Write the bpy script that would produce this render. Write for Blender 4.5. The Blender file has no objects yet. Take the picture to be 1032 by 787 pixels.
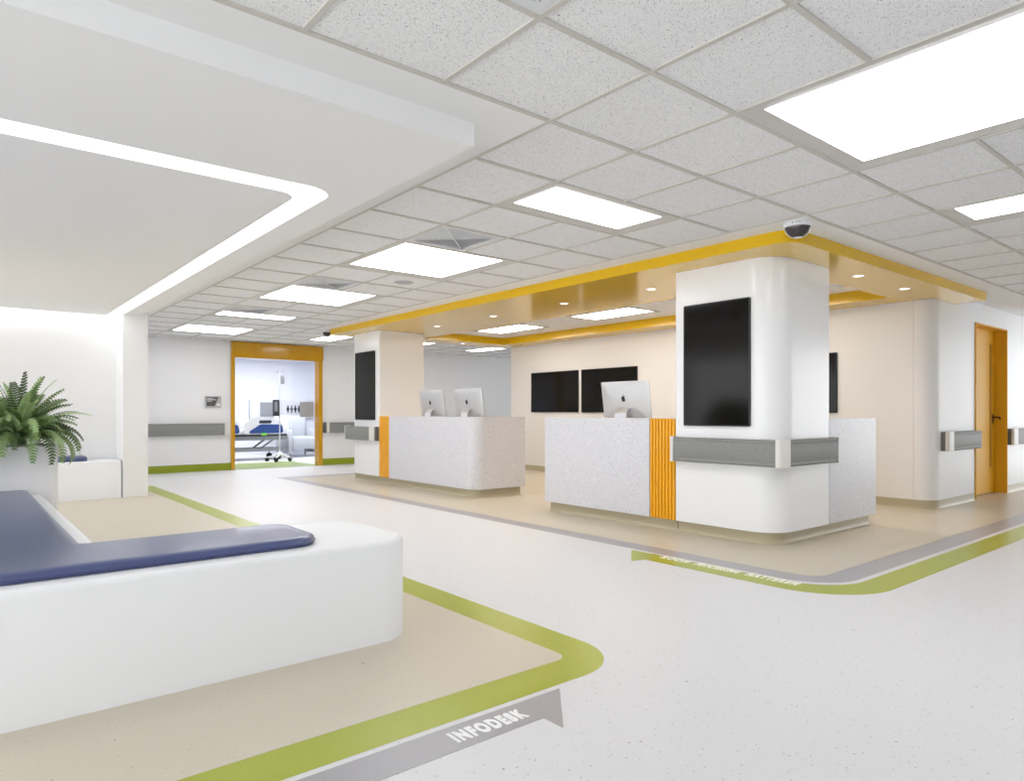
import bpy, bmesh, math, random
from mathutils import Vector, Matrix
random.seed(7)
SC = bpy.context.scene
COL = SC.collection
ZC = 2.463            # ceiling
YAW = math.radians(39.384)
# ------------------------------------------------------------------ materials
MATS = {}
def lin(c):
    return tuple(((v/255)/12.92 if v/255 <= .04045 else ((v/255+.055)/1.055)**2.4) for v in c)
def mat(name, rgb, rough=.5, metal=0, coat=0, spec=.5, emit=0, emit_rgb=None, trans=0, ior=1.45):
    m = bpy.data.materials.new(name); m.use_nodes = True
    b = m.node_tree.nodes['Principled BSDF']
    b.inputs['Base Color'].default_value = (*lin(rgb), 1)
    b.inputs['Roughness'].default_value = rough
    b.inputs['Metallic'].default_value = metal
    b.inputs['Coat Weight'].default_value = coat
    b.inputs['Coat Roughness'].default_value = .08
    b.inputs['Specular IOR Level'].default_value = spec
    b.inputs['Transmission Weight'].default_value = trans
    b.inputs['IOR'].default_value = ior
    if emit:
        b.inputs['Emission Color'].default_value = (*lin(emit_rgb or rgb), 1)
        b.inputs['Emission Strength'].default_value = emit
    MATS[name] = m
    return m
def flecks(m, base, specs, noise_amt=.02, coord='Object', stretch=(1,1,1)):
    """terrazzo / mineral flecks: each spec = (rgb, scale, threshold)"""
    nt = m.node_tree; N = nt.nodes; L = nt.links
    b = N['Principled BSDF']
    tc = N.new('ShaderNodeTexCoord'); mp = N.new('ShaderNodeMapping')
    mp.inputs['Scale'].default_value = stretch
    L.new(tc.outputs[coord], mp.inputs['Vector'])
    cur = None
    rgb = N.new('ShaderNodeRGB'); rgb.outputs[0].default_value = (*lin(base), 1); cur = rgb.outputs[0]
    # faint cloudy tone
    nz = N.new('ShaderNodeTexNoise'); nz.inputs['Scale'].default_value = 1.3; nz.inputs['Detail'].default_value = 4
    L.new(mp.outputs[0], nz.inputs['Vector'])
    mr = N.new('ShaderNodeMapRange'); mr.inputs['To Min'].default_value = 1-noise_amt; mr.inputs['To Max'].default_value = 1+noise_amt
    L.new(nz.outputs['Fac'], mr.inputs['Value'])
    vm = N.new('ShaderNodeVectorMath'); vm.operation = 'SCALE'
    L.new(cur, vm.inputs[0]); L.new(mr.outputs[0], vm.inputs['Scale']); cur = vm.outputs[0]
    for k, (c, sc, th) in enumerate(specs):
        v = N.new('ShaderNodeTexVoronoi'); v.inputs['Scale'].default_value = sc
        mp2 = N.new('ShaderNodeMapping'); mp2.inputs['Location'].default_value = (k*3.3, k*1.7, .37+k)
        nn = N.new('ShaderNodeTexNoise'); nn.inputs['Scale'].default_value = sc*1.6
        L.new(mp.outputs[0], nn.inputs['Vector'])
        add = N.new('ShaderNodeVectorMath'); add.operation = 'MULTIPLY_ADD'
        L.new(nn.outputs['Color'], add.inputs[0]); add.inputs[1].default_value = (.7/sc,)*3
        L.new(mp.outputs[0], add.inputs[2])
        L.new(add.outputs[0], mp2.inputs['Vector']); L.new(mp2.outputs[0], v.inputs['Vector'])
        sz = N.new('ShaderNodeSeparateColor'); L.new(v.outputs['Color'], sz.inputs[0])
        mul = N.new('ShaderNodeMath'); mul.operation = 'MULTIPLY'; mul.inputs[1].default_value = th
        L.new(sz.outputs[0], mul.inputs[0])
        pw = N.new('ShaderNodeMath'); pw.operation = 'POWER'; pw.inputs[1].default_value = 2.2
        L.new(sz.outputs[0], pw.inputs[0]); L.new(pw.outputs[0], mul.inputs[0])
        lt = N.new('ShaderNodeMath'); lt.operation = 'LESS_THAN'
        L.new(v.outputs['Distance'], lt.inputs[0]); L.new(mul.outputs[0], lt.inputs[1])
        mx = N.new('ShaderNodeMix'); mx.data_type = 'RGBA'
        L.new(lt.outputs[0], mx.inputs['Factor']); L.new(cur, mx.inputs['A'])
        mx.inputs['B'].default_value = (*lin(c), 1); cur = mx.outputs['Result']
    L.new(cur, b.inputs['Base Color'])
    return m

WALL = mat('wall_paint', (239,239,239), .42)
WALLG = mat('wall_panel_gloss', (240,240,241), .22, coat=.15)
PLASTER = mat('plaster', (242,242,242), .7)
SOLID = mat('white_solid_surface', (244,245,247), .45)
TILE = flecks(mat('mineral_tile', (208,208,209), .95, spec=.1), (243,243,244), [((172,170,174), 130, .36), ((96,96,100), 62, .19), ((208,208,211), 230, .6)], .01)
TBAR = mat('ceiling_bar', (204,201,194), .5)
FRAME = mat('light_frame', (205,202,198), .4)
DIFF = mat('light_diffuser', (240,240,242), .4, emit=5.5, emit_rgb=(250,251,255))
DIFFW = mat('canopy_light_diffuser', (240,240,240), .4, emit=9, emit_rgb=(255,240,226))
LED = mat('led_diffuser', (250,250,250), .4, emit=2.6, emit_rgb=(252,253,255))
DOWN = mat('downlight_lens', (255,240,225), .4, emit=5, emit_rgb=(255,236,214))
VENT = mat('vent_metal', (222,223,226), .4)
VENTD = mat('vent_dark', (160,161,165), .6)
FLW = flecks(mat('white_floor', (222,221,219), .42, coat=0), (226,226,227), [((198,199,197), 60, .27), ((242,242,242), 70, .2), ((150,147,143), 26, .11)], .012)
FLB = flecks(mat('beige_floor', (205,196,178), .36, coat=.03), (210,201,182), [((188,177,155), 60, .22), ((220,212,194), 70, .2), ((140,128,106), 26, .085)], .02)
FLG = flecks(mat('green_floor', (168,176,62), .3), (168,177,52), [((154,162,48), 60, .2), ((124,130,50), 24, .08)], .02)
FLGR = flecks(mat('grey_floor', (160,158,160), .3), (170,168,171), [((150,148,150), 60, .2), ((120,118,118), 24, .08)], .02)
KICK = flecks(mat('beige_kick', (196,186,160), .35), (184,174,146), [((162,152,128), 60, .25)], .02)
GREENB = mat('green_baseboard', (140,152,22), .4)
CUSH = mat('navy_vinyl', (76,86,130), .3, spec=.6, coat=.25)
PLANTB = mat('planter_white', (228,228,230), .3)
STONE = flecks(mat('speckled_solid_surface', (214,213,218), .35), (214,214,219), [((188,187,194), 60, .40), ((240,240,243), 66, .40), ((160,156,162), 32, .17)], .015)
YEL = mat('yellow_gloss', (228,184,20), .16, coat=.18, spec=.45)
YELH = mat('ochre_gloss', (206,152,12), .2, coat=.4)
ORG = mat('orange_gloss', (242,176,26), .25, coat=.3)
DOORO = mat('door_orange', (232,172,12), .5, coat=0)
RAIL = flecks(mat('rail_grey', (128,129,126), .55), (136,137,134), [((108,109,106), 160, .5), ((160,160,157), 190, .5)], .02)
RAILD = mat('rail_dark', (108,108,106), .5)  # darker copy of the rail grey: shade of the return faces painted in
RAILW = mat('rail_cap_white', (222,220,214), .4)
SCREEN = mat('black_screen', (20,18,17), .1, spec=.22)
BEZEL = mat('black_bezel', (12,12,12), .3)
ALU = mat('aluminium', (212,213,216), .32, metal=.55)
ALUD = mat('dark_logo', (22,22,24), .3)
CAMW = mat('camera_white', (232,232,234), .3)
CAMD = mat('camera_bubble', (60,55,54), .12, coat=.4)
METAL = mat('handle_metal', (92,70,50), .3, metal=.8)
SIGN = mat('sign_silver', (196,196,196), .35, metal=.5)
SIGND = mat('sign_dark', (92,90,90), .45)
LETW = mat('lettering_white', (252,252,252), .5)
LETY = mat('lettering_cream', (252,252,236), .5)
BLUE = mat('bed_blue', (34,66,132), .35)
BEDW = mat('bed_white', (214,216,222), .4)
BEDD = mat('bed_dark', (42,46,58), .45)
BEDG = mat('bed_grey', (142,146,152), .4)
LGREEN = mat('bed_green', (120,200,80), .4)
REDM = mat('bed_red', (190,50,40), .4)
ROOMW = mat('ward_wall', (226,229,238), .5)
CHAIRG = mat('armchair_grey', (190,194,200), .6)
RUB = mat('rubber', (30,30,32), .6)
GLASS = mat('clear_glass', (250,252,255), .02, trans=1, ior=1.05)
FROST = mat('frosted_glass', (178,184,194), .45)
SOIL = mat('soil', (60,46,34), .9)
LEAF = mat('fern_green', (118,146,92), .5)
LEAF2 = mat('fern_green_dark', (84,104,68), .55)
LEAF3 = mat('fern_green_light', (168,196,138), .5)
for lm in (LEAF, LEAF2, LEAF3):
    nt = lm.node_tree; b = nt.nodes['Principled BSDF']
    tc = nt.nodes.new('ShaderNodeTexCoord'); nz = nt.nodes.new('ShaderNodeTexNoise'); nz.inputs['Scale'].default_value = 14
    nt.links.new(tc.outputs['Object'], nz.inputs['Vector'])
    mx = nt.nodes.new('ShaderNodeMix'); mx.data_type = 'RGBA'
    c = b.inputs['Base Color'].default_value
    mx.inputs['A'].default_value = (c[0]*.7, c[1]*.75, c[2]*.7, 1); mx.inputs['B'].default_value = (min(1,c[0]*1.35), min(1,c[1]*1.3), c[2]*1.3, 1)
    nt.links.new(nz.outputs['Fac'], mx.inputs['Factor']); nt.links.new(mx.outputs['Result'], b.inputs['Base Color'])
    b.inputs['Subsurface Weight'].default_value = 0
# ribbed prismatic lens of the big ceiling lights
for dm, base in ((DIFF, 3.2),):
    nt = dm.node_tree; b = nt.nodes['Principled BSDF']
    tc = nt.nodes.new('ShaderNodeTexCoord'); wv = nt.nodes.new('ShaderNodeTexWave')
    wv.inputs['Scale'].default_value = 9; wv.bands_direction = 'Y'
    nt.links.new(tc.outputs['Object'], wv.inputs['Vector'])
    bp = nt.nodes.new('ShaderNodeBump'); bp.inputs['Strength'].default_value = .3
    nt.links.new(wv.outputs['Fac'], bp.inputs['Height']); nt.links.new(bp.outputs['Normal'], b.inputs['Normal'])

# ------------------------------------------------------------------ helpers
def tag(o, label=None, cat=None, group=None, kind=None):
    if label: o['label'] = label
    if cat: o['category'] = cat
    if group: o['group'] = group
    if kind: o['kind'] = kind
    return o
def empty(name, loc, label=None, cat=None, group=None, rz=0):
    o = bpy.data.objects.new(name, None); COL.objects.link(o)
    o.empty_display_size = .1; o.location = loc; o.rotation_euler.z = rz
    return tag(o, label, cat, group)
def link(name, bm, mats, parent=None, smooth=True, world=True, bevel=0, angle=35, off=None):
    """turn a bmesh (in world coordinates unless world=False) into ONE object under parent"""
    if not isinstance(mats, (list, tuple)): mats = [mats]
    if off is not None: bmesh.ops.translate(bm, vec=-Vector(off), verts=bm.verts)
    elif parent is not None and world:
        p = parent; t = Vector((0,0,0))
        while p is not None: t += p.location; p = p.parent
        bmesh.ops.translate(bm, vec=-t, verts=bm.verts)
    bmesh.ops.recalc_face_normals(bm, faces=bm.faces)
    me = bpy.data.meshes.new(name); bm.to_mesh(me); bm.free()
    for m in mats: me.materials.append(m)
    if smooth:
        me.shade_smooth(); me.set_sharp_from_angle(angle=math.radians(angle))
    o = bpy.data.objects.new(name, me); COL.objects.link(o)
    if parent is not None: o.parent = parent
    if bevel:
        b = o.modifiers.new('edge', 'BEVEL'); b.width = bevel; b.segments = 3; b.limit_method = 'ANGLE'; b.angle_limit = math.radians(40)
    return o
def base_of(o, loc):
    """move a single-mesh thing's origin to its base"""
    o.data.transform(Matrix.Translation(-Vector(loc))); o.location = loc
    return o
def box(bm, x0, x1, y0, y1, z0, z1, mi=0, rot=None, piv=None):
    vs = [bm.verts.new((x, y, z)) for x in (x0, x1) for y in (y0, y1) for z in (z0, z1)]
    fs = []
    for q in ((0,1,3,2), (4,6,7,5), (0,4,5,1), (2,3,7,6), (0,2,6,4), (1,5,7,3)):
        f = bm.faces.new([vs[i] for i in q]); f.material_index = mi; fs.append(f)
    if rot is not None:
        bmesh.ops.rotate(bm, verts=vs, cent=piv or (0,0,0), matrix=rot)
    return vs
def prism(bm, pts, z0, z1, mi=0):
    lo = [bm.verts.new((p[0], p[1], z0)) for p in pts]; hi = [bm.verts.new((p[0], p[1], z1)) for p in pts]
    n = len(pts)
    for i in range(n):
        f = bm.faces.new((lo[i], lo[(i+1) % n], hi[(i+1) % n], hi[i])); f.material_index = mi
    for ring in (lo[::-1], hi):
        f = bm.faces.new(ring); f.material_index = mi
def rounded(pts, rad, n=8):
    """round corners of an arbitrary polygon; rad = list of radii"""
    out = []; N = len(pts)
    for i, (p, r) in enumerate(zip(pts, rad)):
        p = Vector(p[:2]); a = Vector(pts[i-1][:2]); b = Vector(pts[(i+1) % N][:2])
        if r <= 0: out.append(tuple(p)); continue
        u = (a-p).normalized(); v = (b-p).normalized()
        ang = u.angle(v); d = r/math.tan(ang/2)
        s = p+u*d; e = p+v*d
        c = p+(u+v).normalized()*(r/math.sin(ang/2))
        a0 = math.atan2(s.y-c.y, s.x-c.x); a1 = math.atan2(e.y-c.y, e.x-c.x)
        da = (a1-a0+math.pi) % (2*math.pi)-math.pi
        for k in range(n+1):
            t = a0+da*k/n
            out.append((c.x+r*math.cos(t), c.y+r*math.sin(t)))
    return out
def rect(x0, x1, y0, y1, r=(0,0,0,0), n=8):
    """corners: (x0,y0) (x1,y0) (x1,y1) (x0,y1)"""
    return rounded([(x0,y0), (x1,y0), (x1,y1), (x0,y1)], r, n)
def loft(bm, rings, mi=0, cap=True):
    """rings: list of lists of 3D points with equal count"""
    R = [[bm.verts.new(p) for p in ring] for ring in rings]
    n = len(R[0])
    for a, b in zip(R, R[1:]):
        for i in range(n):
            f = bm.faces.new((a[i], a[(i+1) % n], b[(i+1) % n], b[i])); f.material_index = mi
    if cap:
        for ring in (R[0][::-1], R[-1]):
            f = bm.faces.new(ring); f.material_index = mi
def rloft(bm, x0, x1, y0, y1, r, levels, mi=0, n=8):
    """rounded rectangle grown by d at each (d, z) level"""
    rings = []
    for d, z in levels:
        rr = [max(q+d, .0005) for q in r]
        rings.append([(p[0], p[1], z) for p in rect(x0-d, x1+d, y0-d, y1+d, rr, n)])
    loft(bm, rings, mi)
def tube(bm, pts, rad, seg=8, mi=0, cap=True):
    rings = []
    pts = [Vector(p) for p in pts]
    rads = rad if isinstance(rad, (list, tuple)) else [rad]*len(pts)
    for i, p in enumerate(pts):
        t = (pts[min(i+1, len(pts)-1)]-pts[max(i-1, 0)]).normalized()
        up = Vector((0,0,1)) if abs(t.z) < .9 else Vector((1,0,0))
        a = t.cross(up).normalized(); b = t.cross(a)
        rings.append([p+(a*math.cos(2*math.pi*k/seg)+b*math.sin(2*math.pi*k/seg))*rads[i] for k in range(seg)])
    loft(bm, rings, mi, cap)
def lathe(bm, cx, cy, prof, seg=28, mi=0):
    rings = [[(cx+r*math.cos(2*math.pi*k/seg), cy+r*math.sin(2*math.pi*k/seg), z) for k in range(seg)] for r, z in prof]
    loft(bm, rings, mi)
def flat(bm, pts, z, mi=0, th=.0):
    f = bm.faces.new([bm.verts.new((p[0], p[1], z)) for p in pts]); f.material_index = mi
    if f.normal.z < 0: f.normal_flip()
def struct(name, bm, mats, parent=None, **k):
    o = link(name, bm, mats, parent, **k)
    if parent is None: o['kind'] = 'structure'
    return o
def copy_tree(o, parent=None):
    c = o.copy(); COL.objects.link(c)
    if parent is not None: c.parent = parent
    for ch in list(o.children): copy_tree(ch, c)
    return c
def text_mesh(s, size, m, name, parent, loc, rot, sx=1.0, bold=.02, depth=.0006):
    cu = bpy.data.curves.new(name, 'FONT'); cu.body = s; cu.size = size; cu.offset = bold*size; cu.extrude = depth
    cu.space_character = 1.34
    t = bpy.data.objects.new(name, cu); COL.objects.link(t)
    dg = bpy.context.evaluated_depsgraph_get()
    me = bpy.data.meshes.new_from_object(t.evaluated_get(dg)); me.name = name
    bpy.data.objects.remove(t); bpy.data.curves.remove(cu)
    me.materials.clear(); me.materials.append(m)
    xs = [v.co.x for v in me.vertices]; w = max(xs)-min(xs)
    me.transform(Matrix.Translation((-min(xs), 0, 0)))
    o = bpy.data.objects.new(name, me); COL.objects.link(o)
    o.parent = parent; o.location = loc; o.rotation_euler = rot; o.scale = (sx, 1, 1)
    return o, w

# ------------------------------------------------------------------ FLOOR
bm = bmesh.new()
box(bm, -4.2, 16, -4.2, 19, -.1, 0, 0)
# seating area: beige field inside a green band
flat(bm, rounded([(-4.2,2.0), (2.33,2.0), (2.33,11.3), (-4.2,11.3)], [0,.3,0,0], 14), .0006, 2)
flat(bm, rounded([(-4.2,2.195), (2.13,2.195), (2.13,10.6), (-4.2,10.6)], [0,.07,0,0], 10), .0012, 1)
# reception area: grey band, beige field
flat(bm, rounded([(4.225,2.015), (16,2.015), (16,3.2), (13,11.4), (4.225,11.4)], [.36,0,0,0,.02], 14), .0006, 3)
flat(bm, rounded([(4.41,2.205), (16,2.205), (16,3.3), (13,11.1), (4.41,11.1)], [.15,0,0,0,.02], 10), .0012, 1)
# threshold of the ward door
flat(bm, [(4.14,13.42), (5.96,13.42), (5.96,15.05), (4.14,15.05)], .0006, 4)
floor = struct('floor', bm, [FLW, FLB, FLG, FLGR, mat('pale_green_vinyl', (146,164,92), .35)], smooth=False)

# wayfinding arrows laid in the floor
bm = bmesh.new()
prism(bm, [(-1.2,1.815), (1.635,1.815), (1.638,1.715), (1.86,1.97), (-1.2,1.97)], .0002, .0016)
a1 = link('floor_arrow', bm, FLGR, None, smooth=False); base_of(a1, (0,1.815,0))
tag(a1, 'grey floor arrow reading INFODESK beside the green band in the foreground', 'floor marking')
t, w = text_mesh('INFODESK', .094, LETW, 'lettering', a1, (1.295, .046, .0019), (0,0,0), 1, .066)
t.scale.x = .315/w
bm = bmesh.new()
outer = rounded([(3.985,3.3), (3.985,1.765), (16,1.765), (16,1.97), (4.185,1.97), (4.185,3.6), (3.87,3.33)], [0,.5,0,0,.36,0,0], 16)
lo = [bm.verts.new((p[0], p[1], .0002)) for p in outer]; hi = [bm.verts.new((p[0], p[1], .0016)) for p in outer]
for i in range(len(outer)): bm.faces.new((lo[i], lo[(i+1) % len(lo)], hi[(i+1) % len(lo)], hi[i]))
bm.faces.new(hi); bm.faces.new(lo[::-1])
a2 = link('floor_arrow', bm, FLG, None, smooth=False); base_of(a2, (4,3.3,0))
tag(a2, 'green floor arrow with cream words wrapping the corner before the reception desks', 'floor marking')
for s, y0, y1 in (('ROOM', 3.27, 3.03), ('PROCESSING', 2.97, 2.62), ('MATTEREM', 2.56, 2.20)):
    t, w = text_mesh(s, 0.112, LETY, 'lettering', a2, (4.122-4, y0-3.3, .0019), (0,0,-math.pi/2), 1, .07)
    t.scale.x = (y0-y1)/w

# ------------------------------------------------------------------ CEILING
X0, Y0, T = 2.182, 2.377, .6
def gx(i): return X0+i*T
def gy(j): return Y0+j*T
LIGHTS = [ # i0,i1,j0,j1,label
 (1,3,1,2, 'oblong recessed ceiling light panel before the canopy, nearest of the row of panels'),
 (1,3,-3,-1, 'large square recessed ceiling light with a ribbed lens at the top right'),
 (1,3,4,6, 'square recessed ceiling light just behind the louvred vent nearest the camera'),
 (1,3,8,10, 'square recessed ceiling light right behind the second louvred vent'),
 (1,3,12,13, 'narrow recessed ceiling light between the farthest vent and the last square panel'),
 (1,3,15,17, 'recessed ceiling light closest to the yellow ward doorway header'),
 (5,6,15,17, 'slim ceiling light beside the left end of the yellow canopy by the far dome camera'),
 (5,6,-3,-1, 'slim recessed ceiling light cut by the right edge above the orange door side'),
 (8,9,15,17, 'ceiling light past the canopy half hidden by the far pillar'),
 (11,12,15,17, 'ceiling light over the far corridor seen below the canopy opening'),
]
VENTS = [(1,2,3,4, 'square louvred ceiling vent between the two nearest light panels over the aisle'),
         (1,2,7,8, 'square louvred ceiling vent in front of the second square panel'),
         (1,2,11,12, 'small-looking louvred ceiling vent in front of the narrow light'),
         (-2,-1,-2,-1, 'ceiling vent cut off by the top edge of the picture')]
def owner(i, j):
    x, y = gx(i)+.3, gy(j)+.3
    if x < X0 and y > Y0: return 'p'
    if 4 <= i and y > Y0 and j < 14 and x < 13.2: return 'p'
    if x > 8.5 and Y0 < y < 10.4: return 'p'
    for k, L in enumerate(LIGHTS):
        if L[0] <= i < L[1] and L[2] <= j < L[3]: return ('l', k)
    for k, L in enumerate(VENTS):
        if L[0] <= i < L[1] and L[2] <= j < L[3]: return ('v', k)
    return 't'
bm = bmesh.new()
IR = range(-11, 23); JR = range(-11, 19)
for i in IR:
    for j in JR:
        if owner(i, j) == 't':
            z = ZC+.006
            f = bm.faces.new([bm.verts.new(p) for p in ((gx(i),gy(j),z), (gx(i),gy(j)+T,z), (gx(i)+T,gy(j)+T,z), (gx(i)+T,gy(j),z))])
ceil = struct('ceiling', bm, TILE, smooth=False)
bm = bmesh.new(); hw = .011
def bar_needed(a, b):
    if a == 'p' and b == 'p': return False
    if a == b and a != 't': return False
    return True
for i in IR:
    for j in JR:
        if bar_needed(owner(i-1, j), owner(i, j)): box(bm, gx(i)-hw, gx(i)+hw, gy(j)-hw, gy(j)+T-hw, ZC-.002, ZC+.012)
        if bar_needed(owner(i, j-1), owner(i, j)): box(bm, gx(i)-hw, gx(i)+T-hw, gy(j)-hw*1.05, gy(j)+hw*1.05, ZC-.0025, ZC+.012)
grid = link('ceiling_grid', bm, TBAR, ceil, smooth=False)
# plain plaster fields: over the seating area and around the canopy
bm = bmesh.new()
box(bm, -4.4, X0, Y0, 13.5, ZC, ZC+.05)
box(bm, gx(4), 13.1, Y0, 2.63, ZC, ZC+.05)
box(bm, gx(4), 4.85, 2.63, gy(14), ZC, ZC+.05)
box(bm, 4.85, 8.6, 10.55, gy(14), ZC, ZC+.05)
box(bm, 8.8, 13.1, 2.63, 2.95, ZC, ZC+.05)
box(bm, 6.2, 8.2, 3.1, 10.2, ZC+.033, ZC+.06)
link('plaster_ceiling', bm, PLASTER, ceil, smooth=False)
bm = bmesh.new(); box(bm, -4.4, 16, -4.4, 19, 2.62, 2.72)
link('light_block_slab', bm, PLASTER, ceil, smooth=False)  # unseen slab added over the ceiling to keep world light out
# dropped soffit with the slot for the light line
bm = bmesh.new()
prism(bm, rounded([(-4.2,2.62), (1.92,2.62), (1.92,9.958), (1.71,9.958), (1.71,3.66), (-4.2,3.66)], [0,0,0,0,.16,0], 10), 2.353, ZC+.002)
link('soffit', bm, PLASTER, ceil, smooth=True, angle=30)
bm = bmesh.new()
prism(bm, rounded([(-4.2,3.85), (1.56,3.85), (1.56,10.2), (-4.2,10.2)], [0,.12,0,0], 10), 2.353, ZC-.02)
link('floating_panel', bm, PLASTER, ceil, smooth=True, angle=30)
bm = bmesh.new()
pts = [(-4.15,3.665), (1.70,3.665), (1.70,10.4), (-4.15,10.4), (-4.15,10.21), (1.57,10.21), (1.57,3.84), (-4.15,3.84)]
prism(bm, pts, ZC-.019, ZC-.004)
led = link('light_strip', bm, LED, None, smooth=False); base_of(led, (1.65,3.7,ZC-.019))
tag(led, 'continuous white light line recessed around the lowered ceiling panel over the benches', 'light')

# recessed light panels
def make_light(i0, i1, j0, j1, label, dm=DIFF, inset=.082, zc=ZC, name='ceiling_light', size=None, group='recessed ceiling light panels'):
    if size: x0, x1, y0, y1 = size
    else: x0, x1, y0, y1 = gx(i0)+hw, gx(i1)-hw, gy(j0)+hw, gy(j1)-hw
    cx, cy = (x0+x1)/2, (y0+y1)/2
    root = empty(name, (cx, cy, zc), label, 'ceiling light', group)
    bm = bmesh.new()
    def rg(d, z): return [(x0+d,y0+d,z), (x1-d,y0+d,z), (x1-d,y1-d,z), (x0+d,y1-d,z)]
    loft(bm, [rg(0, zc+.02), rg(0, zc+.001), rg(inset*.25, zc+.001), rg(inset, zc+.014), rg(inset, zc+.03)], cap=False)
    link('frame', bm, FRAME, root, smooth=False)
    bm = bmesh.new(); box(bm, x0+inset*.9, x1-inset*.9, y0+inset*.9, y1-inset*.9, zc+.0145, zc+.024)
    link('diffuser', bm, dm, root, smooth=False)
    return root
for L in LIGHTS: make_light(*L)
# louvred vents
def make_vent(i0, i1, j0, j1, label):
    x0, x1, y0, y1 = gx(i0)+hw, gx(i1)-hw, gy(j0)+hw, gy(j1)-hw
    cx, cy = (x0+x1)/2, (y0+y1)/2
    root = empty('ceiling_vent', (cx, cy, ZC), label, 'vent', 'louvred ceiling vents')
    bm = bmesh.new()
    def rg(d, z): return [(x0+d,y0+d,z), (x1-d,y0+d,z), (x1-d,y1-d,z), (x0+d,y1-d,z)]
    loft(bm, [rg(0, ZC+.02), rg(0, ZC), rg(.045, ZC), rg(.05, ZC+.03)], cap=False)
    link('frame', bm, VENT, root, smooth=False)
    bm = bmesh.new(); box(bm, x0+.03, x1-.03, y0+.03, y1-.03, ZC+.032, ZC+.036)
    link('back_plate', bm, VENTD, root, smooth=False)
    bm = bmesh.new()
    for k in range(7):
        d = .055+k*.03
        loft(bm, [rg(d, ZC+.028), rg(d+.016, ZC+.002), rg(d+.020, ZC+.002), rg(d+.004, ZC+.028), rg(d, ZC+.028)], cap=False)
    box(bm, cx-.02, cx+.02, cy-.02, cy+.02, ZC+.002, ZC+.028)
    for a in (45, 135):
        L = (x1-x0)*.66
        box(bm, cx-L, cx+L, cy-.006, cy+.006, ZC+.001, ZC+.012, rot=Matrix.Rotation(math.radians(a), 3, 'Z'), piv=(cx, cy, 0))
    link('louvres', bm, VENT, root, smooth=False)
for v in VENTS: make_vent(*v)
# round ceiling speaker
r = empty('ceiling_speaker', (gx(2)+.32, gy(6)+.33, ZC), 'faint round flush speaker in a ceiling tile between aisle and canopy', 'speaker')
bm = bmesh.new(); lathe(bm, r.location.x, r.location.y, [(.001,ZC+.004), (.085,ZC+.004), (.095,ZC-.002), (.1,ZC-.001), (.105,ZC+.007)])
link('ring', bm, mat('speaker_ring', (198,198,200), .6), r)
bm = bmesh.new(); lathe(bm, r.location.x, r.location.y, [(.001,ZC-.001), (.06,ZC-.001), (.062,ZC+.003)])
link('grille', bm, mat('speaker_grille', (184,184,188), .6), r)

# ------------------------------------------------------------------ WALLS
H = 2.5
bm = bmesh.new()
box(bm, 1.9, 4.14, 13.5, 13.62, 0, H); box(bm, 5.96, 16, 13.5, 13.62, 0, H); box(bm, 4.14, 5.96, 13.5, 13.62, 2.44, H)
struct('wall_back', bm, WALL, smooth=False)
bm = bmesh.new()
def cove_y(bm, x0, x1, y, h, th=.012):   # baseboard on a wall facing -y, coved at its foot
    prof = [(0,0), (-.035,0), (-.02,.006), (-.012,.02), (-th,.04), (-th,h-.004), (-th+.004,h), (0,h)]
    loft(bm, [[(x, y+p[0], p[1]) for p in prof] for x in (x0, x1)])
cove_y(bm, 2.0, 4.14, 13.5, .135); cove_y(bm, 5.965, 15.9, 13.5, .135)
struct('baseboard_back', bm, GREENB, angle=50)
bm = bmesh.new(); box(bm, -4.2, 16, -4.3, -4.2, 0, 2.62)
struct('wall_front', bm, WALL, smooth=False)
# seating niche: back wall and pier
bm = bmesh.new()
prism(bm, [(-4.2,10.4), (1.71,10.4), (1.71,9.96), (2.0,9.96), (2.0,13.5), (-4.2,13.5)], 0, ZC)
struct('wall_left', bm, WALL, smooth=False)
# core behind the desks, rounded corner, door niche
bm = bmesh.new()
core = [(8.5,2.92), (9.86,2.92), (9.86,3.10), (11.08,3.10), (11.08,2.92), (16,2.92), (16,10.38), (8.5,10.38)]
rc = rounded(core, [.2]+[0]*7, 12)
prism(bm, rc, .1, ZC+.02)
box(bm, 9.86, 11.08, 2.921, 3.2, 2.2, ZC+.02)
struct('wall_core', bm, WALL, angle=30)
bm = bmesh.new()
def off_poly(d): return rounded([(8.5-d,2.92-d), (9.86,2.92-d), (9.86,3.5), (8.9,3.5), (8.9,10.38+d), (8.5-d,10.38+d)], [.2+d,0,0,0,0,0], 12)
loft(bm, [[(p[0], p[1], z) for p in off_poly(d)] for d, z in ((.022,0), (.012,.005), (.006,.016), (.003,.04), (.002,.1))])
loft(bm, [[(x, 2.92+p[0], p[1]) for p in [(.1,0), (-.022,0), (-.012,.005), (-.006,.016), (-.003,.04), (-.002,.1), (.1,.1)]] for x in (11.08, 16)])
struct('baseboard_core', bm, KICK, angle=50)
# thin panel joint in the core wall face
bm = bmesh.new(); box(bm, 8.4985, 8.52, 3.123, 3.127, .1, 2.37)
struct('trim_1', bm, mat('joint_line', (212,206,200), .8), smooth=False)

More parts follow.
